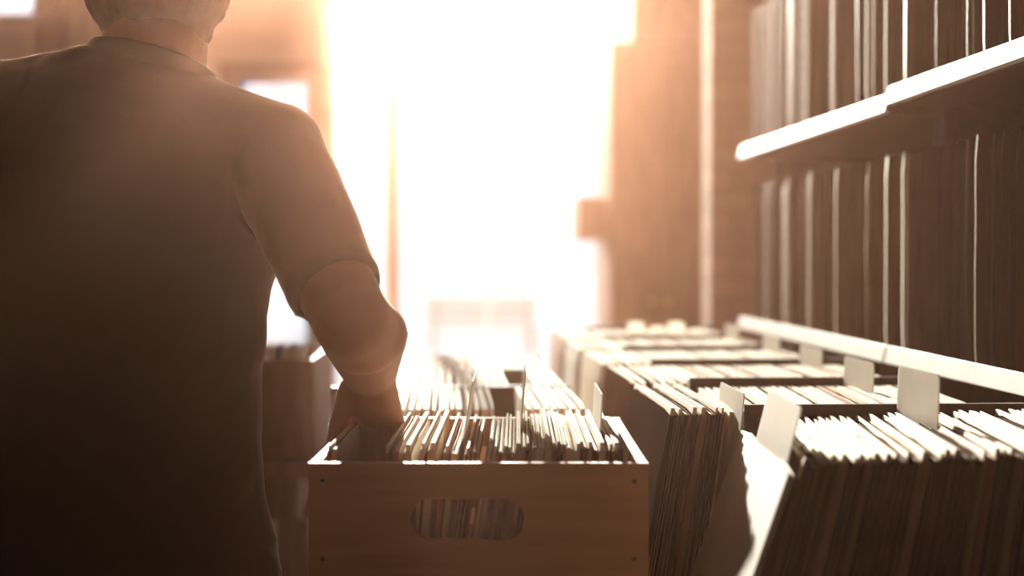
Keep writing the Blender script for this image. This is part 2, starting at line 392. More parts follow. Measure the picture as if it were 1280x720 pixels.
shelf_bay(1.10, 2.165, 0.006, 'nearer bay of dark wall shelving with pale label rails, right edge of photo')
shelf_bay(2.172, 3.25, -0.004, 'farther bay of dark wall shelving ending at the brick pier')

def fill_shelf(zb, y0, y1, where, group, pale, warm=0.0, rnd=None):
    """pale: list of (y, colour, k) set positions; everything between is dark"""
    y = y0; recs = []
    while y < y1:
        hit = [(a, b, c) for a, b, c in pale if a <= y < b]
        if hit:
            a, b, c = hit[0]; k = max([q for q in range(4) if y+TH[q] <= b+0.003] or [0]); c = 'edge '+c; px_ = -0.0085
        else:
            c = rnd.choices(['dark brown', 'black', 'rust red', 'olive'], [7, 9, 0.7, 1.0])[0]; k = rnd.choice((0, 1, 1, 2)); px_ = 0
            if y > 2.2 and rnd.random() < warm: c = 'edge tan'; px_ = -0.004
        if y > 2.6 and k < 2: k = 2
        t = TH[k]
        if 2.145 < y+t and y < 2.20: y = 2.20; continue
        recs.append((y+t/2, c, k, px_)); y += t+rnd.uniform(0.0006, 0.004)
        if rnd.random() < 0.05: y += rnd.uniform(0.004, 0.01)
    npale = 0; cnt = {}
    for (yy, c, k, px_) in recs:
        lean = rnd.gauss(0, 0.006)
        xx = SX+0.0215+LP/2+(rnd.uniform(0.0, 0.009) if px_ == 0 else rnd.uniform(0, 0.002))+px_
        bay = 'nearer' if yy < 2.17 else 'farther'
        if c.startswith('edge ') and px_ == -0.004:
            lb = 'tan-edged record flush in the blurred brown row on the %s, farther bay' % where; g = 'tan-edged records, %s, farther bay' % where
        elif c.startswith('edge ') and yy > 2.3:
            lb = '%s-edged record in a blurred pale cluster on the %s, farther bay' % (c[5:], where); g = '%s-edged cluster records, %s, farther bay' % (c[5:], where)
        elif c.startswith('edge '):
            npale += 1
            lb = '%s-edged record on the %s, %s jutting pale edge from the near end' % (c[5:], where, ORD[npale-1]); g = None
        else:
            lb = '%s record upright among dark neighbours on the %s, %s bay' % (c, where, bay); g = '%s records, %s, %s bay' % (c, where, bay)
        record('s', k, c, (xx, yy, zb), lean, PI/2, lb, g, scale=rnd.uniform(0.985, 1.0) if rnd.random() < .6 else rnd.uniform(0.95, 1.0))

rn = random.Random(5)
def ysh(px):        # depth of a shelf record whose outer edge shows at px
    lo, hi = 1.0, 4.0
    for _ in range(40):
        m = (lo+hi)/2
        if P(px, 320, m).x > SX+0.014: hi = m
        else: lo = m
    return lo
up = [(1260, 1256, 'cream'), (1232, 1226, 'cream'), (1215, 1212, 'cream'), (1207, 1205, 'tan'), (1176, 1173, 'tan'), (1169, 1166, 'cream'), (1161, 1159, 'tan'),
      (1132, 1126, 'cream'), (1123, 1118, 'white'), (1107, 1102, 'white'), (1089, 1078, 'white'), (1039, 1030, 'white'), (1009, 997, 'white'),
      (989, 977, 'cream'), (973, 955, 'white'), (950, 939, 'white')]
lo_ = [(1220, 1217, 'cream'), (1207, 1205, 'tan'), (1200, 1197, 'cream'), (1156, 1154, 'tan'), (1135, 1121, 'white'), (1108, 1101, 'cream'),
       (1087, 1084, 'tan'), (1046, 1038, 'tan'), (1013, 1004, 'tan'), (985, 973, 'cream'), (964, 954, 'cream')]
fill_shelf(1.4605+0.0, 1.60, 3.20, 'upper wall shelf', '', [(ysh(p), ysh(q), c) for p, q, c in up], warm=0.08, rnd=rn)
fill_shelf(1.0675+0.0, 1.60, 3.20, 'lower wall shelf', '', [(ysh(p), ysh(q), c) for p, q, c in lo_], warm=0.25, rnd=rn)

# ------------------------------------------------------------ tables and browser bins
TZ = 0.72
TM = 0.69      # the middle table is a little lower
def table(x0, x1, y0, y1, z, label, name='display_table'):
    t = empty(name, ((x0+x1)/2, (y0+y1)/2, 0)); tag(t, label, 'table'); a, b = (x1-x0)/2, (y1-y0)/2
    box('tabletop', -a, a, -b, b, z-0.03, z, M['wood_mid'], t)
    box('apron', -a+0.04, a-0.04, -b+0.04, b-0.04, z-0.11, z-0.031, M['wood_mid'], t)
    for sx in (-1, 1):
        for sy in (-1, 1):
            cx, cy = sx*(a-0.045), sy*(b-0.045); box('leg', cx-0.028, cx+0.028, cy-0.028, cy+0.028, 0, z-0.112, M['wood_mid'], t)
    return t
table(-0.20, 0.2075, 1.34, 3.05, TM, 'long brown table under the wooden crate and the middle record bins')
table(0.209, 0.668, 1.16, 3.42, TZ, 'long brown table along the wall shelving, under the right-hand record bins')
table(-0.92, -0.215, 2.50, 3.05, 0.86, 'small brown table behind the person')

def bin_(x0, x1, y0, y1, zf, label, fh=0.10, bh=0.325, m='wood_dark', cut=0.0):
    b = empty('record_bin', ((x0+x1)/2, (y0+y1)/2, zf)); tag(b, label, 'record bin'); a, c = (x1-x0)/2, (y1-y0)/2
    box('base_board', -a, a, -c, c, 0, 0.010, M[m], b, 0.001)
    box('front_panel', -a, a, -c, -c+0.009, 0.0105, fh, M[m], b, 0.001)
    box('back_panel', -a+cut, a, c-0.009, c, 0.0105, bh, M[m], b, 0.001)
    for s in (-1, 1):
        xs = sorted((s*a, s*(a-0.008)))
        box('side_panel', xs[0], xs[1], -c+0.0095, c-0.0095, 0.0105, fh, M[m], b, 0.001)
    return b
R_Y = [(1.235, 1.585), (1.592, 1.940), (1.947, 2.295), (2.302, 2.650), (2.657, 3.005), (3.012, 3.36)]
rl = ['nearest of the right-hand row of dark wooden record bins', 'second bin of the right-hand row, behind the nearest', 'third bin of the right-hand row, behind the second',
      'fourth bin of the right-hand row', 'fifth bin of the right-hand row', 'farthest bin of the right-hand row, below the brick pier']
for (a, b), l in zip(R_Y, rl): bin_(0.212, 0.664, a, b, TZ, l, bh=0.333, cut=0.13)
C_Y = [(1.905, 2.245), (2.252, 2.592), (2.599, 2.94)]
cl = ['middle-row record bin directly behind the wooden crate', 'second record bin of the middle row', 'farthest record bin of the middle row']
for (a, b), l in zip(C_Y, cl): bin_(-0.17, 0.205, a, b, TM, l, bh=0.325)
bin_(-0.90, -0.225, 2.55, 2.98, 0.86, 'brown wooden record bin behind the person, sunlit on top', fh=0.175, bh=0.175, m='wood_mid')

def fill_bin(x0, x1, yc, zb, kind, pal, lean0, lean1, yaw, where, rnd, tmin=0, tmax=2, gaps=(), slack=0.0016, jit=0.006, special=None):
    """x0..x1 is where the TOP edges lie; sleeves fan from lean0 (left) to lean1 (right)"""
    x = x0; n = 0
    T = TJ if kind == 'j' else TH
    while x < x1:
        for g0, g1 in gaps:
            if g0 < x < g1: x = g1
        k = rnd.randint(tmin, tmax); t = T[k]
        u = (x-x0)/(x1-x0); ln = lean0+(lean1-lean0)*u+rnd.gauss(0, 0.003)
        c = rnd.choices(list(pal), list(pal.values()))[0]
        xt = x+t/2; n += 1
        if special and n in special: c, lb, g = special[n][0], special[n][1], None
        else: lb, g = '%s record standing in the %s' % (c, where), '%s records in the %s' % (c, where)
        record(kind, k, c, (xt-LP*math.sin(ln), yc+rnd.uniform(-jit, jit), zb), ln, yaw, lb, g)
        x += t/math.cos(ln)+slack*rnd.random()
    return n
PALE = {'white': 5, 'cream': 5, 'tan': 2, 'rust red': 0.7, 'dark brown': 1}
ZR = TZ+0.0105
rn = random.Random(21)
yw = -math.radians(8.0)
# nearest right bin: left-most sleeve shows its white face
record('j', 1, 'white', (0.324-LP*math.sin(0.33), 1.405, ZR), 0.33, -0.08, 'white-faced record sleeve leaning at the left end of the nearest right-hand bin, catching the sun', None)
fill_bin(0.344, 0.630, 1.405, ZR, 'j', {'tan': 2.5, 'dark brown': 5, 'rust red': 1.2, 'black': 3, 'cream': 0.5}, 0.25, 0.08, yw, 'nearest right-hand bin', rn, slack=0.0022)
fill_bin(0.262, 0.322, 1.765, ZR, 'j', {'dark brown': 4, 'tan': 2, 'black': 2}, 0.18, 0.14, 0.0, 'left end of the second right-hand bin', rn, slack=0.003, special={1: ('black', 'black record at the very left of the second right-hand bin, its face towards the crate')})
fill_bin(0.335, 0.63, 1.765, ZR, 's', PALE, 0.12, 0.05, yw*0.6, 'second right-hand bin', rn, 1, 2)
fill_bin(0.262, 0.63, 2.12, ZR, 's', PALE, 0.06, 0.03, 0.0, 'third right-hand bin', rn, 2, 3, jit=0.004, special={1: ('dark brown', 'dark brown record at the left end of the third right-hand bin, showing its face')})
fill_bin(0.262, 0.63, 2.475, ZR, 's', PALE, 0.06, 0.03, 0.0, 'fourth right-hand bin', rn, 2, 3, jit=0.004)
fill_bin(0.262, 0.63, 2.83, ZR, 's', PALE, 0.06, 0.03, 0.0, 'fifth right-hand bin', rn, 3, 3, jit=0.004)
fill_bin(0.262, 0.63, 3.185, ZR, 's', PALE, 0.06, 0.03, 0.0, 'farthest right-hand bin', rn, 3, 3, jit=0.004)
CP = {'white': 8, 'cream': 3, 'tan': 0.3}
fill_bin(-0.135, 0.19, 2.075, TM+0.0105, 's', CP, 0.08, 0.03, 0.0, 'middle-row bin behind the crate', rn, 1, 3, gaps=((0.07, 0.115),), slack=0.0004, jit=0.004)
fill_bin(-0.135, 0.19, 2.42, TM+0.0105, 's', CP, 0.08, 0.03, 0.0, 'second middle-row bin', rn, 2, 3, gaps=((0.10, 0.15),), slack=0.0004, jit=0.004)
fill_bin(-0.135, 0.19, 2.765, TM+0.0105, 's', CP, 0.06, 0.03, 0.0, 'farthest middle-row bin', rn, 3, 3, slack=0.0004, jit=0.004)
fill_bin(-0.86, -0.24, 2.765, 0.8705, 's', CP, 0.05, 0.02, 0.0, 'brown bin behind the person', rn, 3, 3, jit=0.003) if False else None
for i in range(26):     # small singles lie in the bin behind the person
    c = rn.choice(['white', 'cream', 'white', 'tan'])
    record('s', 3, c, (-0.87+i*0.0235, 2.765, 0.8705), 0.10, 0.0, '%s single standing in the brown bin behind the person' % c, '%s singles in the brown bin behind the person' % c, scale=0.565)

# divider cards
def card(x, y, z0, w, h, lean, yaw, label, group=None, t=0.0015, m='card'):
    bm = bmesh.new()
    pts = []
    c = 0.006
    for (cx, cz, a0) in ((w/2-c, c, -90), (w/2-c, h-c, 0), (-w/2+c, h-c, 90), (-w/2+c, c, 180)):
        for k in range(4):
            a = math.radians(a0+k*30); pts.append((cx+c*math.cos(a), cz+c*math.sin(a)))
    f = bm.faces.new([bm.verts.new((-t/2, p[0], p[1])) for p in pts])
    r = bmesh.ops.extrude_face_region(bm, geom=[f]); bmesh.ops.translate(bm, verts=[v for v in r['geom'] if isinstance(v, bmesh.types.BMVert)], vec=(t, 0, 0))
    rot = (Matrix.Rotation(yaw, 3, 'Z') @ Matrix.Rotation(lean, 3, 'Y')).to_euler()
    o = link('divider_card', to_mesh('divider_card', bm, M[m]), loc=(x-h*math.sin(lean), y, z0), rot=rot)
    return tag(o, label, 'divider card', group)
card(0.336, 1.375, ZR, 0.165, 0.362, 0.25, -0.05, 'white divider card at left end of nearest right-hand bin, beside the sunlit white sleeve')
card(0.340, 1.640, ZR, 0.155, 0.338, 0.10, -0.03, 'white divider card at left of second right-hand bin, just behind the first left card')
for i, (px, py, Y, l) in enumerate([(1148, 463, 1.50, 'largest white divider card, at right of the nearest right-hand bin'),
        (1074, 449, 1.85, 'white divider card standing at right of the second right-hand bin'),
        (1014, 434, 2.20, 'white divider card standing at right of the third right-hand bin'),
        (964, 421, 2.56, 'white divider card standing at right of the fourth right-hand bin'),
        (915, 406, 2.92, 'white divider card at right of the fifth right-hand bin, beside the pier')]):
    p = P(px, py, Y); card(p.x, Y, ZR, 0.13, p.z-ZR, 0.03, 0.0, l)
for px, py, Y, l in [(795, 402, 3.20, 'leftmost'), (822, 408, 3.22, 'second from left'), (845, 402, 3.17, 'third from left'), (872, 411, 3.12, 'rightmost')]:
    p = P(px, py, Y); card(p.x, Y, ZR, 0.036, p.z-ZR, 0.0, PI/2-0.2, l+' of four blurred white tab cards over the farthest right-hand bin')

# ------------------------------------------------------------ the wooden crate
cyaw = math.radians(2.0)
A = P(385, 578, 1.405); B = P(811, 580, 1.387)
CW = (B.xy-A.xy).length; CD = 0.40; CT = (A.z+B.z)/2; CH = CT-TM
cyaw = math.atan2(B.y-A.y, B.x-A.x)
crate = empty('wooden_crate', (A.x, A.y, TM), (0, 0, cyaw)); tag(crate, 'wooden crate with an oval hand slot, packed with records the person is flicking through', 'crate')
def slot_panel(name, W, z0, z1, hx, hz, hw, hh, T, parent, along='x', off=0):
    bm = bmesh.new(); es = []
    def loop(pts):
        vs = [bm.verts.new((x, 0, z)) for x, z in pts]
        for i in range(len(vs)): es.append(bm.edges.new((vs[i], vs[(i+1) % len(vs)])))
    loop([(0, z0), (W, z0), (W, z1), (0, z1)])
    r = hh/2; pts = []
    for k in range(17): a = -PI/2+PI*k/16; pts.append((hx+hw/2-r+r*math.cos(a), hz+r*math.sin(a)))
    for k in range(17): a = PI/2+PI*k/16; pts.append((hx-hw/2+r+r*math.cos(a), hz+r*math.sin(a)))
    loop(pts)
    bmesh.ops.triangle_fill(bm, edges=es, use_beauty=True)
    r_ = bmesh.ops.extrude_face_region(bm, geom=list(bm.faces))
    bmesh.ops.translate(bm, verts=[v for v in r_['geom'] if isinstance(v, bmesh.types.BMVert)], vec=(0, T, 0))
    bmesh.ops.translate(bm, verts=bm.verts, vec=(0, off, 0))
    o = link(name, to_mesh(name, bm, M['crate']), parent)
    return o
T = 0.011; PH = 0.113
slot_panel('front_board', CW, CH-PH, CH, CW*0.468, CH-0.056, 0.112, 0.041, T, crate)
box('front_board', 0, CW, 0, T, 0.012, CH-PH-0.022, M['crate'], crate, 0.001)
slot_panel('back_board', CW, CH-PH, CH, CW*0.5, CH-0.056, 0.112, 0.041, T, crate, off=CD-T)
box('back_board', 0, CW, CD-T, CD, 0.012, CH-PH-0.022, M['crate'], crate, 0.001)
for xx in (0, CW-T):
    box('side_board', xx, xx+T, T+0.0003, CD-T-0.0003, CH-PH, CH, M['crate'], crate, 0.001)
    box('side_board', xx, xx+T, T+0.0003, CD-T-0.0003, 0.012, CH-PH-0.022, M['crate'], crate, 0.001)
for xx in (T+0.0003, CW-T-0.0183):
    for yy in (T+0.0003, CD-T-0.0183): box('corner_post', xx, xx+0.018, yy, yy+0.018, 0.012, CH-0.012, M['crate'], crate, 0.001)
box('base_board', 0, CW, 0, CD, 0, 0.0115, M['crate'], crate, 0.001)
box('false_bottom', T+0.019, CW-T-0.019, T+0.019, CD-T-0.019, 0.0117, 0.0415, M['board'], crate, 0.001)
for (x, z) in ((0.014, CH-0.018), (0.014, CH-0.095), (CW-0.014, CH-0.018), (CW-0.014, CH-0.095)):
    bm = bmesh.new(); bmesh.ops.create_cone(bm, cap_ends=True, segments=12, radius1=0.0025, radius2=0.002, depth=0.0012, matrix=Matrix.Translation((x, -0.0003, z)) @ Matrix.Rotation(PI/2, 4, 'X'))
    link('nail_head', to_mesh('nail', bm, M['metal']), crate)
crate_m = Matrix.Translation(crate.location) @ Matrix.Rotation(cyaw, 4, 'Z')
# records in the crate: fanned, each shown by its own leaning top edge
rn = random.Random(8)
x = 0.050; n = 0; HANDX = None
zb = TM+0.042; SC = 0.955      # 12 inch sleeves dropped behind the rim
lean_at = lambda u: 0.42*max(0, 1-u*2.0)**0.9 + 0.10*math.sin(u*9)*max(0, 1-abs(u-0.5)*2) + 0.02
xt = T+0.004+0.010; prevln = None; recx = []
x = 0.0145
nrec = 0
while x < CW-T-0.016:
    k = rn.choices((0, 1, 2), (4, 4, 2))[0]; t = TJ[k]
    if 0.020 < x < 0.066: x = 0.068; continue        # the hand holds the records apart here
    u = (x)/CW
    ln = 0.02+0.16*min(1, (x-0.068)/0.06)*max(0.08, 1-max(0, u-0.38)*2.2) if x > 0.06 else 0.0
    c = rn.choices(['white', 'cream', 'tan', 'dark brown', 'rust red'], [2.5, 3, 2.5, 3.5, 0.8])[0]
    # x is where the bottom stands, growing with the fan
    recx.append((x, ln, c, k)); x += t/math.cos(ln)+rn.uniform(0.0002, 0.0016)
    if abs(x-CW*0.55) < 0.004: x += 0.006
for i, (x, ln, c, k) in enumerate(recx):
    if x+LP*math.sin(ln) > CW-T-0.006: ln = max(0.0, math.asin(max(-0.2, (CW-T-0.006-x)/LP)))
    y = CD/2+rn.uniform(-0.008, 0.014)
    p = crate_m @ Vector((x, y, 0))
    pos = 'left' if x < CW*0.33 else ('middle' if x < CW*0.66 else 'right')
    if i == 0: lb, g = 'leftmost record in the wooden crate, against its left side', None
    elif i == len(recx)-1: lb, g = 'rightmost record in the wooden crate, against its right side', None
    else: lb, g = '%s record packed in the %s third of the wooden crate' % (c, pos), '%s records in the %s third of the crate' % (c, pos)
    record('j', k, c, (p.x, p.y, zb), ln, cyaw, lb, g, zs=0.93+rn.uniform(-0.006, 0.010))
# taller header cards among the crate records
def crate_card(x, w, h, ln, label, m='card'):
    p = crate_m @ Vector((x, CD*0.60, 0)); card(p.x+h*math.sin(ln), p.y, TM+0.0125, w, h, ln, cyaw, label, m=m)
crate_card(0.098, 0.17, 0.385, 0.155, 'tall white header card leaning right in the crate beside the hand')
crate_card(0.186, 0.13, 0.390, 0.075, 'tall white header card rising at the middle of the crate')
crate_card(0.278, 0.15, 0.366, 0.06, 'short white header card in the right half of the crate')

build_records()

# ------------------------------------------------------------ tall cabinet by the window
ca, cb = P(762, 300, 5.35).x, XR-0.012
cab = empty('tall_cabinet', ((ca+cb)/2, 5.6, 0)); tag(cab, 'tall brown wooden cabinet beside the shop window', 'cabinet'); a = (cb-ca)/2
ztop = P(800, 52, 5.35).z
box('body', -a, a, -0.25, 0.25, 0.06, ztop, M['wood_mid'], cab, 0.006)
box('plinth', -a+0.02, a-0.02, -0.23, 0.25, 0, 0.0595, M['wood_dark'], cab)
for s in (-1, 1):
    d = box('door', min(s*0.004, s*(a-0.01)), max(s*0.004, s*(a-0.01)), -0.27, -0.2505, 0.09, ztop-0.04, M['wood_mid'], cab, 0.004)
    bm = bmesh.new(); bmesh.ops.create_uvsphere(bm, u_segments=16, v_segments=10, radius=0.013, matrix=Matrix.Translation((s*0.03, -0.282, 1.05)))
    link('knob', to_mesh('knob', bm, M['brass'], True), d)
za, zb2 = P(740, 300, 5.35).z, P(740, 246, 5.35).z; xl = P(726, 300, 5.35).x-(ca+cb)/2
bm = bmesh.new(); bx(bm, xl, -a-0.001, -0.18, 0.10, za, zb2, 0.004); bx(bm, xl+0.02, -a-0.001, -0.2, -0.181, za+0.02, zb2-0.02, 0.003)
link('side_box', to_mesh('side_box', bm, M['wood_mid']), cab)
bxx = P(791, 20, 5.4).x
bm = bmesh.new(); bx(bm, 0, cb-bxx-0.01, -0.2, 0.2, 0, 0.62, 0.004); bx(bm, 0.02, cb-bxx-0.03, -0.206, -0.2, 0.03, 0.59, 0.003)
o = link('storage_box', to_mesh('storage_box', bm, M['board']), loc=(bxx, 5.6, ztop)); tag(o, 'large brown cardboard box on top of the tall cabinet', 'box')
bm = bmesh.new(); bx(bm, 0.10, 0.14, -0.2075, -0.2065, 0.03, 0.59); 
link('packing_tape', to_mesh('tape', bm, COVERS['tan']), o)

# ------------------------------------------------------------ unseen pendant lamps added behind the camera for warm fill
def lathe(bm, prof, seg=32, c=(0, 0)):
    rings = [[bm.verts.new((c[0]+r*math.cos(2*PI*i/seg), c[1]+r*math.sin(2*PI*i/seg), z)) for i in range(seg)] for r, z in prof]
    for a, b in zip(rings, rings[1:]):
        for i in range(seg): bm.faces.new((a[i], a[(i+1) % seg], b[(i+1) % seg], b[i]))
    return rings
bulbm = bpy.data.materials.new('fill_bulb'); bulbm.use_nodes = True; nb = bulbm.node_tree.nodes['Principled BSDF']
nb.inputs['Emission Color'].default_value = (1, 0.62, 0.33, 1); nb.inputs['Emission Strength'].default_value = 12
FILL_W = 0.6
def pendant(x, y, label):
    p = empty('fill_pendant', (x, y, ZC)); tag(p, label, 'lamp', 'added fill lamps on the ceiling')
    bm = bmesh.new(); lathe(bm, [(0.0005, 0), (0.05, 0), (0.05, -0.02), (0.0005, -0.02)]); link('ceiling_cup', to_mesh('cup', bm, M['metal']), p)
    bm = bmesh.new(); lathe(bm, [(0.003, -0.02), (0.003, -0.52)], 8); link('cord', to_mesh('cord', bm, M['metal']), p)
    bm = bmesh.new(); lathe(bm, [(0.02, -0.50), (0.03, -0.53), (0.05, -0.55), (0.15, -0.66), (0.152, -0.66), (0.053, -0.545), (0.033, -0.52), (0.022, -0.495)]); link('lamp_shade', to_mesh('shade', bm, M['metal'], True), p)
    bm = bmesh.new(); bmesh.ops.create_uvsphere(bm, u_segments=16, v_segments=12, radius=0.035, matrix=Matrix.Translation((0, 0, -0.61))); link('bulb', to_mesh('bulb', bm, bulbm, True), p)
    l = bpy.data.lights.new('fill_light', 'POINT'); l.energy = FILL_W; l.color = (1, 0.60, 0.32); l.shadow_soft_size = 0.06
    lo = bpy.data.objects.new('fill_light', l); COL.objects.link(lo); lo.parent = p; lo.location = (0, 0, -0.70)
pendant(0.1, -0.9, 'unseen pendant lamp added for warm fill above the aisle')
pendant(-1.6, -0.9, 'unseen pendant lamp added for warm fill near the left wall')

# ------------------------------------------------------------ the person
def cap(bm, p0, r0, p1, r1, sx=1.0, sy=1.0, seg=20, flat0=False, flat1=False, ref=Vector((1, 0, 0))):
    """closed tapered limb between two joints; sx/sy scale its section (sx along ref)"""
    p0, p1 = Vector(p0), Vector(p1); d = p1-p0; L = d.length; d.normalize()
    a = (ref-d*ref.dot(d)); 
    if a.length < 1e-3: a = Vector((0, 1, 0))-d*d.y
    a.normalize(); b = d.cross(a)
    prof = []
    nh = 6
    if flat0: prof += [(0.0, 1e-4), (0.0, r0)]
    else: prof += [(-r0*math.cos(k*PI/2/nh), max(1e-4, r0*math.sin(k*PI/2/nh))) for k in range(nh+1)]
    if flat1: prof += [(L, r1), (L, 1e-4)]
    else: prof += [(L+r1*math.sin(k*PI/2/nh), max(1e-4, r1*math.cos(k*PI/2/nh))) for k in range(nh+1)]
    rings = [[bm.verts.new(p0+d*s+(a*math.cos(2*PI*i/seg)*sx+b*math.sin(2*PI*i/seg)*sy)*r) for i in range(seg)] for s, r in prof]
    for q, w_ in zip(rings, rings[1:]):
        for i in range(seg): bm.faces.new((q[i], q[(i+1) % seg], w_[(i+1) % seg], w_[i]))
    bm.faces.new(rings[0][::-1]); bm.faces.new(rings[-1])

def ell(bm, c, r, rot=None):
    m4 = Matrix.Translation(c) @ (rot.to_4x4() if rot else Matrix.Identity(4)) @ Matrix.Diagonal((*r, 1))
    bmesh.ops.create_uvsphere(bm, u_segments=24, v_segments=16, radius=1, matrix=m4)

def organic(name, bm, voxel, smooth_it, m, fac=0.5):
    bmesh.ops.recalc_face_normals(bm, faces=bm.faces)
    me = bpy.data.meshes.new(name+'_src'); bm.to_mesh(me); bm.free()
    tmp = bpy.data.objects.new('tmp', me); COL.objects.link(tmp)
    r = tmp.modifiers.new('r', 'REMESH'); r.mode = 'VOXEL'; r.voxel_size = voxel; r.use_smooth_shade = True
    s = tmp.modifiers.new('s', 'SMOOTH'); s.factor = fac; s.iterations = smooth_it
    dg = bpy.context.evaluated_depsgraph_get(); ev = tmp.evaluated_get(dg)
    out = bpy.data.meshes.new_from_object(ev); out.name = name
    bpy.data.objects.remove(tmp); bpy.data.meshes.remove(me)
    out.materials.clear(); out.materials.append(m)
    for p in out.polygons: p.use_smooth = True
    return out

V = Vector
pelvis = V((-.395, 1.665, .93)); waist = V((-.395, 1.665, 1.07)); chest = V((-.380, 1.665, 1.24)); uchest = V((-.358, 1.665, 1.345))
neckb = V((-.333, 1.668, 1.43)); neckt = V((-.328, 1.69, 1.50)); skull = V((-.328, 1.712, 1.578))
shR = V((-.193, 1.645, 1.335)); elR = V((-.090, 1.455, 1.155)); wrR = P(463, 470, 1.62)
shL = V((-.522, 1.68, 1.386)); elL = V((-.600, 1.64, 1.12)); wrL = V((-.585, 1.76, .90))
hipR, hipL = V((-.31, 1.665, .90)), V((-.48, 1.665, .90)); knR, knL = V((-.30, 1.70, .49)), V((-.50, 1.68, .49)); anR, anL = V((-.30, 1.68, .09)), V((-.51, 1.66, .09))
base = V((-.40, 1.665, 0))

def hand(bm, wr, u, n, thumb_side, curls, rs=1.0, tdir=None):
    """wr wrist, u along palm, n out of the palm, thumb_side unit vector towards the thumb"""
    a = thumb_side
    kn = []
    offs = (0.031, 0.0105, -0.0105, -0.030); lens = ((.044, .027, .020), (.049, .031, .021), (.045, .029, .020), (.035, .022, .018)); pl = (.088, .091, .086, .078)
    rad = (.0088, .0091, .0086, .0077)
    for i in range(4):
        k = wr+u*pl[i]+a*offs[i]; kn.append(k)
        cap(bm, wr+u*0.012+a*offs[i]*0.55, .015, k, .0108*rs, seg=12)
        p = k; ang = 0
        for j in range(3):
            ang += math.radians(curls[i][j]); d = u*math.cos(ang)+n*math.sin(ang)
            d = (d+a*(0.10 if i == 0 else 0.02 if i == 1 else -0.05 if i == 2 else -0.12)).normalized()
            q = p+d*lens[i][j]; cap(bm, p, rad[i]*(1-.07*j), q, rad[i]*(.95-.09*j), seg=12); p = q
    cap(bm, wr+u*0.02+a*0.012+n*0.006, .017, wr+u*0.055+a*0.03+n*0.010, .013, seg=12)
    ell(bm, wr+u*0.045+n*0.002, (.034, .034, .019), Matrix((a, u, n)).transposed())
    t0 = wr+u*0.022+a*0.024+n*0.008
    d1 = (tdir or (u*0.62+a*0.55+n*0.55)).normalized(); t1 = t0+d1*0.042; d2 = (d1*0.8+u*0.3+n*0.35-a*0.15).normalized(); t2 = t1+d2*0.031; d3 = (d2+n*0.25-a*0.2).normalized(); t3 = t2+d3*0.024
    cap(bm, t0, .014, t1, .0108, seg=12); cap(bm, t1, .0108, t2, .0096, seg=12); cap(bm, t2, .0096, t3, .0078, seg=12)

bm = bmesh.new()
# trunk
cap(bm, pelvis, .125, waist, .118, 1.28, 0.86); cap(bm, waist, .118, chest, .130, 1.30, 0.86); cap(bm, chest, .130, uchest, .105, 1.32, 0.85)
cap(bm, shR, .052, uchest+V((.05, 0, .01)), .075); cap(bm, shL, .052, uchest+V((-.05, 0, .015)), .075)
cap(bm, neckb+V((0, 0, -.06)), .062, neckb+V((0, 0, -.03)), .052, 1.2, 0.9)
cap(bm, shR+V((-.01, 0, .010)), .042, neckb+V((.03, 0, -.045)), .038); cap(bm, shL+V((.01, 0, .010)), .042, neckb+V((-.03, 0, -.02)), .038)
cap(bm, neckb, .060, neckt, .056, 1.05, 1.0)
# head
ell(bm, skull, (.077, .095, .108)); ell(bm, skull+V((0, .035, -.065)), (.058, .060, .062)); cap(bm, skull+V((0, .055, -.095)), .028, skull+V((0, .070, -.100)), .022)
cap(bm, skull+V((0, .092, -.005)), .009, skull+V((0, .115, -.040)), .013); ell(bm, skull+V((0, .098, -.042)), (.019, .012, .010))
cap(bm, skull+V((-.018, .085, -.070)), .008, skull+V((.018, .085, -.070)), .008, 1, 1); cap(bm, skull+V((-.045, .080, .018)), .010, skull+V((.045, .080, .018)), .010)
for s in (-1, 1):
    ell(bm, skull+V((s*.080, .0, -.020)), (.008, .019, .031), Matrix.Rotation(s*.3, 3, 'Z')); ell(bm, skull+V((s*.083, -.008, -.012)), (.006, .018, .026), Matrix.Rotation(s*.5, 3, 'Z'))
    ell(bm, skull+V((s*.045, .068, -.040)), (.025, .02, .022))
# arms
cap(bm, shR, .052, shR.lerp(elR, .45), .046); cap(bm, shR.lerp(elR, .45), .046, elR, .040)
mid = elR.lerp(wrR, .30)+V((.006, -.004, .004)); cap(bm, elR, .041, mid, .043); cap(bm, mid, .043, wrR, .027, 1.1, 0.9)
cap(bm, shL, .052, elL, .038); cap(bm, elL, .038, elL.lerp(wrL, .3), .040); cap(bm, elL.lerp(wrL, .3), .040, wrL, .026)
u = V((0.04, 0.60, -0.80)).normalized(); nn = V((-0.38, -0.60, -0.60)); nn = (nn-u*nn.dot(u)).normalized(); aa = nn.cross(u).normalized()
if aa.x > 0: aa = -aa
HAND_AX = (u, nn, aa)
hand(bm, wrR, u, nn, aa, ((2, 16, 14), (8, 20, 18), (12, 24, 20), (14, 26, 22)), tdir=(u*0.80+aa*0.10+nn*0.70))
u2 = V((0, 0.5, -0.86)).normalized(); n2 = V((1, 0, 0)); a2_ = V((0, .86, .5)).normalized()
hand(bm, wrL, u2, n2, a2_, ((20, 30, 20),)*4)
# legs
for h, k, a_ in ((hipR, knR, anR), (hipL, knL, anL)):
    cap(bm, h, .088, k, .055, 1, 1.05); cap(bm, k, .055, k.lerp(a_, .3), .056); cap(bm, k.lerp(a_, .3), .056, a_, .035); cap(bm, a_, .033, a_+V((0, .14, -.055)), .028, 1.4, .8)
person = link('person', organic('body', bm, 0.0042, 3, M['skin']))
tag(person, 'person seen from behind in a dark t-shirt, right hand reaching into the wooden crate', 'person')

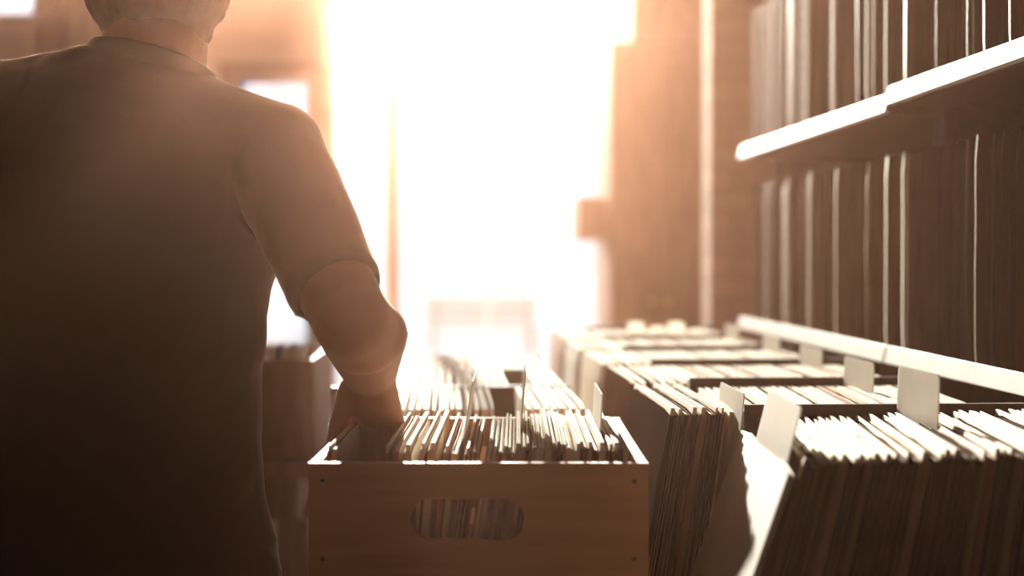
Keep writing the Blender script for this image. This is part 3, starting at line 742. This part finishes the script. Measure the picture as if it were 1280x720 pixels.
# hair: short, over the back and top of the skull down to the nape
bm = bmesh.new()
ell(bm, skull+V((0, -.012, .012)), (.095, .103, .110)); ell(bm, skull+V((0, -.030, -.040)), (.086, .074, .078)); ell(bm, skull+V((0, -.035, -.085)), (.066, .048, .050))
ell(bm, skull+V((0, .035, .070)), (.070, .065, .045))
me = organic('hair', bm, 0.004, 3, M['hair'])
for v in me.vertices:
    f = noise.noise(V((v.co.x*60, v.co.y*60, v.co.z*22)))*0.005+noise.noise(v.co*25)*0.006
    v.co += v.normal*f
hair = link('hair', me, person)
for s in (-1, 1):
    bm = bmesh.new(); bmesh.ops.create_uvsphere(bm, u_segments=16, v_segments=10, radius=0.0115, matrix=Matrix.Translation(skull+V((s*.031, .080, .000))))
    e = link('eye', to_mesh('eye', bm, M['eye'], True), person)
    bm = bmesh.new(); bmesh.ops.create_uvsphere(bm, u_segments=12, v_segments=8, radius=0.006, matrix=Matrix.Translation(skull+V((s*.031, .0868, -.001))))
    link('iris', to_mesh('iris', bm, M['iris'], True), e)

# t-shirt: loose over the trunk, short sleeves that end above the elbow
bm = bmesh.new()
hem = V((-.392, 1.665, .835))
cap(bm, hem, .155, V((-.395, 1.665, .93)), .142, 1.32, .92, flat0=True, seg=40)
cap(bm, V((-.395, 1.665, .93)), .142, waist, .140, 1.32, .92, seg=40); cap(bm, waist, .140, chest, .143, 1.32, .90, seg=40); cap(bm, chest, .143, uchest, .115, 1.36, .90, seg=40)
cap(bm, shR, .063, uchest+V((.05, 0, .01)), .085); cap(bm, shL, .063, uchest+V((-.05, 0, .015)), .085)
cap(bm, shR+V((-.005, 0, .010)), .054, neckb+V((.045, 0, -.040)), .046); cap(bm, shL+V((.005, 0, .006)), .054, neckb+V((-.040, 0, -.014)), .046)
cap(bm, neckb+V((0, 0, -.08)), .080, neckb+V((0, 0.0, .004)), .062, 1.12, 1.02, flat1=True)
sR = shR.lerp(elR, .84); cap(bm, shR, .062, shR.lerp(elR, .5), .056); cap(bm, shR.lerp(elR, .5), .056, sR, .051, flat1=True, seg=32)
sL = shL.lerp(elL, .8); cap(bm, shL, .064, sL, .058, flat1=True, seg=32)
me = organic('t_shirt', bm, 0.006, 5, M['shirt'])
for v in me.vertices:
    c = v.co
    drape = max(0, min(1, (1.30-c.z)/0.3))
    f = (noise.noise(V((c.x*9, c.y*9, c.z*3.5)))*0.012*drape + noise.noise(V((c.x*14+c.z*9, c.y*14, c.z*10)))*0.0035 + abs(noise.noise(V((c.x*6-c.z*12, c.y*8, c.z*5))))*0.006*(0.4+drape))
    v.co += v.normal*(f-0.001)
ts = link('t_shirt', me, person)
# ribbed collar
bm = bmesh.new(); cc = neckb+V((0.001, .004, .004)); seg = 48
rings = []
for i in range(seg):
    a = 2*PI*i/seg; d = V((math.cos(a), math.sin(a)*0.92, 0)); c0 = cc+V((d.x*.069, d.y*.066, -.012*math.sin(a)-.016*math.cos(a)))
    rings.append([bm.verts.new(c0+d*(.007*math.cos(t)*(1))+V((0, 0, .014*math.sin(t)))) for t in [k*2*PI/10 for k in range(10)]])
for i in range(seg):
    for k in range(10): bm.faces.new((rings[i][k], rings[(i+1) % seg][k], rings[(i+1) % seg][(k+1) % 10], rings[i][(k+1) % 10]))
link('collar', to_mesh('collar', bm, M['shirt'], True), ts)
# trousers and shoes (below the frame)
bm = bmesh.new()
cap(bm, pelvis+V((0, 0, .04)), .132, pelvis+V((0, 0, -.04)), .132, 1.30, .92, flat0=True)
for h, k, a_ in ((hipR, knR, anR), (hipL, knL, anL)):
    cap(bm, h, .103, k, .072); cap(bm, k, .072, a_+V((0, 0, .02)), .062, flat1=True)
link('trousers', organic('trousers', bm, 0.008, 4, M['jeans']), person)
for a_ in (anR, anL):
    bm = bmesh.new(); cap(bm, a_+V((0, -.03, -.045)), .042, a_+V((0, .15, -.05)), .036, 1.1, .9); cap(bm, a_+V((0, 0, -.03)), .048, a_+V((0, 0, .04)), .046, flat1=True)
    for v in bm.verts: v.co.z = max(v.co.z, 0.022)
    sh = link('shoe', organic('shoe', bm, 0.006, 3, M['shoe']), person)
    bm = bmesh.new(); cap(bm, a_+V((0, -.035, -.078)), .045, a_+V((0, .155, -.078)), .040, 1.05, 1.0)
    for v in bm.verts: v.co.z = min(max(v.co.z, 0.0), 0.026)
    link('sole', to_mesh('sole', bm, M['sole'], True), sh)
